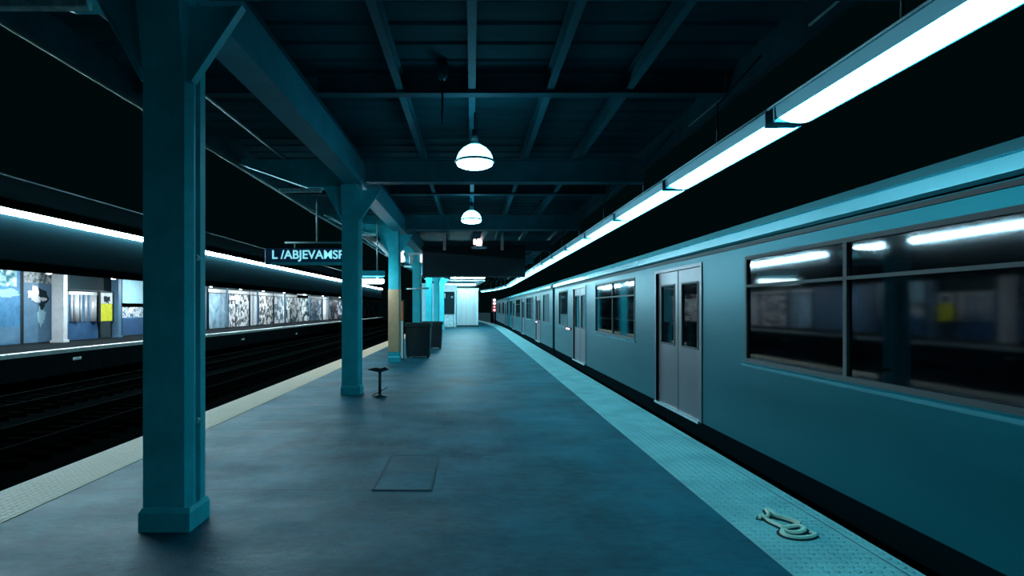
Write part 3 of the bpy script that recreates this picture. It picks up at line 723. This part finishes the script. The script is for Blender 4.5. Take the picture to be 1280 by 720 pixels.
# ------------------------------------------------------------------ train
TX = 2.66; TW = 2.96; CL = 22.0
ZW0, ZW1, ZT = .98, 2.0, 2.14
DOORS = [4.2, 11.0, 17.8]          # local door centres
WINS = [(.9, 2.5), (6.1-.0, 9.1), (12.9, 15.9), (19.5, 21.1)]
DH = .80; SK = .17
def make_car():
    t = thing('subway_car', '', 'train car')
    # near side wall with openings (thickness .06), local x: 0 = outer face
    segs = []  # (y0,y1,type)
    cuts = sorted([(d-DH, d+DH, 'd') for d in DOORS] + [(a, b, 'w') for a, b in WINS])
    def wall(x0, x1, nm):
        mb = MB(); y = 0
        for a, b, ty in cuts:
            mb.box(x0, x1, y, a, SK, ZT)
            if ty == 'w': mb.box(x0, x1, a, b, SK, ZW0); mb.box(x0, x1, a, b, ZW1, ZT)
            else: mb.box(x0, x1, a, b, 1.99, ZT)
            y = b
        mb.box(x0, x1, y, CL, SK, ZT)
        return mb.build(nm, M['train'], t)
    wall(0, .06, 'side_wall')
    wall(TW-.06, TW, 'side_wall')
    for xa, xb in ((.045, .08), (TW-.08, TW-.045)): MB().box(xa, xb, 0, CL, -.26, SK).build('skirt', M['train_dark'], t)
    # roof: cornice flare and arch
    prof = [(-.0, ZT), (-.03, ZT+.05), (.0, ZT+.13), (.10, ZT+.22), (.30, ZT+.28), (.7, ZT+.32), (TW/2, ZT+.34), (TW-.7, ZT+.32), (TW-.30, ZT+.28), (TW-.10, ZT+.22), (TW, ZT+.13), (TW+.03, ZT+.05), (TW, ZT)]
    MB().prism(prof, 'y', 0, CL).build('roof', M['train_roof'], t)
    MB().prism([(-.035, ZT+.0), (-.06, ZT+.02), (-.06, ZT+.10), (-.005, ZT+.13), (-.0, ZT+.02)], 'y', .0, CL).build('cornice', M['cornice'], t)
    MB().box(-.012, .002, 0, CL, ZT-.045, ZT-.012).build('drip_gutter', M['gasket'], t)
    MB().prism([(-.0, ZW0-.075), (-.016, ZW0-.07), (-.016, ZW0-.05), (0, ZW0-.045)], 'y', 0, CL).build('belt_rail', M['cornice'], t) if False else None
    # floor, ends, underframe
    MB().box(.02, TW-.02, .02, CL-.02, -.2, -.04).build('cabin_floor', M['train_dark'], t)
    MB().box(.12, TW-.12, .3, CL-.3, -.75, -.2).build('underframe', M['train_dark'], t)
    for y in (.0, CL-.08):
        mb = MB(); yy = y
        mb.box(.06, 1.05, yy, yy+.08, -.2, ZT); mb.box(TW-1.05, TW-.06, yy, yy+.08, -.2, ZT); mb.box(1.05, TW-1.05, yy, yy+.08, 2.0, ZT)
        mb.box(1.05, TW-1.05, yy+.02, yy+.06, -.2, 1.0); mb.build('end_wall', M['train'], t)
        MB().box(1.05, TW-1.05, yy+.03, yy+.05, 1.0, 2.0).build('end_window', M['glass'], t)
    # wheels
    for y in (2.6, 4.6, CL-4.6, CL-2.6):
        MB().tube([(.55, y, -.98), (TW-.55, y, -.98)], .07, 8).tube([(.68, y, -.98), (.80, y, -.98)], .38, 20).tube([(TW-.80, y, -.98), (TW-.68, y, -.98)], .38, 20).build('wheelset', M['iron'], t)
    # windows
    for a, b in WINS:
        for side, x in ((0, .012), (1, TW-.03)):
            mb = MB()
            g_ = .035
            xx0, xx1 = (-.008, .05) if side == 0 else (TW-.05, TW+.008)
            mb.box(xx0, xx1, a, b, ZW0, ZW0+g_).box(xx0, xx1, a, b, ZW1-g_, ZW1).box(xx0, xx1, a, a+g_, ZW0+g_, ZW1-g_).box(xx0, xx1, b-g_, b, ZW0+g_, ZW1-g_)
            if b-a > 2: mb.box(xx0, xx1, (a+b)/2-.02, (a+b)/2+.02, ZW0+g_, ZW1-g_).box(xx0, xx1, a+g_, b-g_, ZW1-.30, ZW1-.275)
            w_ = mb.build('window', M['gasket'], t)
            MB().box(x, x+.012, a+g_, b-g_, ZW0+g_, ZW1-g_).build('pane', M['glass'], w_)
        MB().prism([(-.0, ZW0-.05), (-.022, ZW0-.045), (-.022, ZW0-.02), (0, ZW0-.012)], 'y', a-.05, b+.05).build('window_sill', M['cornice'], t)
    # doors
    for d in DOORS:
        for s in (-1, 1):
            y0, y1 = (d-DH+.01, d-.006) if s < 0 else (d+.006, d+DH-.01)
            mb = MB(); x0, x1 = .025, .055
            wy0, wy1, wz0, wz1 = y0+.12, y1-.12, 1.0, 1.82
            mb.box(x0, x1, y0, y1, SK+.01, wz0).box(x0, x1, y0, y1, wz1, 1.99).box(x0, x1, y0, wy0, wz0, wz1).box(x0, x1, wy1, y1, wz0, wz1)
            dr = mb.build('door', M['door'], t)
            mb = MB(); g_ = .022
            mb.box(x0-.008, x0+.01, wy0, wy1, wz0, wz0+g_).box(x0-.008, x0+.01, wy0, wy1, wz1-g_, wz1).box(x0-.008, x0+.01, wy0, wy0+g_, wz0+g_, wz1-g_).box(x0-.008, x0+.01, wy1-g_, wy1, wz0+g_, wz1-g_)
            yc = d - s*0
            mb.box(x0-.004, x0+.01, d-.008 if s < 0 else d+.0, d if s < 0 else d+.008, SK+.01, 1.99)
            mb.build('gasket', M['gasket'], dr)
            MB().box(.035, .043, wy0+g_, wy1-g_, wz0+g_, wz1-g_).build('door_pane', M['glass'], dr)
        mb = MB(); mb.box(-.012, .03, d-DH-.05, d-DH, SK, 2.03).box(-.012, .03, d+DH, d+DH+.05, SK, 2.03).box(-.012, .03, d-DH, d+DH, 1.99, 2.03)
        mb.build('door_frame', M['door'], t)
        MB().box(-.035, .03, d-DH, d+DH, SK-.02, SK+.01).build('door_sill', M['sill'], t)
        MB().box(TW-.055, TW-.02, d-DH, d+DH, -.03, 1.99).build('far_door', M['door'], t)
        MB().tube([(TW/2, d, -.04), (TW/2, d, ZT)], .018, 8).build('grab_pole', M['sill'], t)
    # inside
    for a, b in WINS:
        for xa, xb in ((.10, .52), (TW-.52, TW-.10)):
            xw = .10 if xa < 1 else TW-.18
            MB().box(xa, xb, a-.1, b+.1, .36, .44).box(xw, xw+.08, a-.1, b+.1, .44, .85).box(xw, xw+.06, a-.1, b+.1, -.04, .36).build('bench', M['bench'], t)
    MB().box(.08, TW-.08, .1, CL-.1, ZT-.02, ZT).build('cabin_ceiling', M['inside'], t)
    for x in (.62, TW-.74):
        mb = MB()
        for k in range(10): mb.box(x, x+.12, .6+k*2.1, 2.1+k*2.1, ZT-.06, ZT-.02)
        mb.build('interior_light', M['int_lamp'], t)
    # roof equipment
    for y in (14.6,):
        MB().loft([[(.75,y,ZT+.30),(TW-.75,y,ZT+.30),(TW-.9,y+.2,ZT+.42),(.9,y+.2,ZT+.42)], [(.75,y+2.4,ZT+.30),(TW-.75,y+2.4,ZT+.30),(TW-.9,y+2.2,ZT+.42),(.9,y+2.2,ZT+.42)]]).build('roof_unit', M['train_roof'], t)
    # pink door highlights are built below as glowing bars
    return t
car = make_car()
for k, (y, lb) in enumerate(((-3.5, 'nearest subway car filling the right side'), (19.0, 'second subway car down the platform'), (41.5, 'third subway car, far end of the train'))):
    o = car if k == 0 else dup(car, (0,0,0))
    o.location = (TX, y, 0); o['label'] = lb; o['group'] = 'cars of the stopped silver-teal train'
for y, lb in ((15.75, 'small pink highlight, a glowing bar beside the second visible train door'), (23.4, 'pink highlight, a glowing bar on the door of the second subway car')):
    t = thing('pink_highlight', lb, 'lamp', (TX-.02, y, .93))  # glowing bars stand in for pink highlights on the train doors
    MB().bbox(-.03, .02, -.28, .28, -.02, .025, .006).build('lens', emit('highlight_pink', (1, .45, .5), 1.6), t)
    MB().bbox(-.012, .02, -.32, .32, -.035, .04, .006).build('bezel', M['gasket'], t)
# ------------------------------------------------------------------ world and view
w = bpy.data.worlds.new('night'); S.world = w; w.use_nodes = True
w.node_tree.nodes['Background'].inputs[0].default_value = (.0004, .0026, .0030, 1)
w.node_tree.nodes['Background'].inputs[1].default_value = 1.0
S.view_settings.view_transform = 'Standard'; S.view_settings.look = 'None'
S.view_settings.exposure = 0; S.view_settings.gamma = 1; S.view_settings.use_curve_mapping = False
S.cycles.max_bounces = 6; S.cycles.diffuse_bounces = 3; S.cycles.transparent_max_bounces = 12
S.cycles.sample_clamp_indirect = 4.0
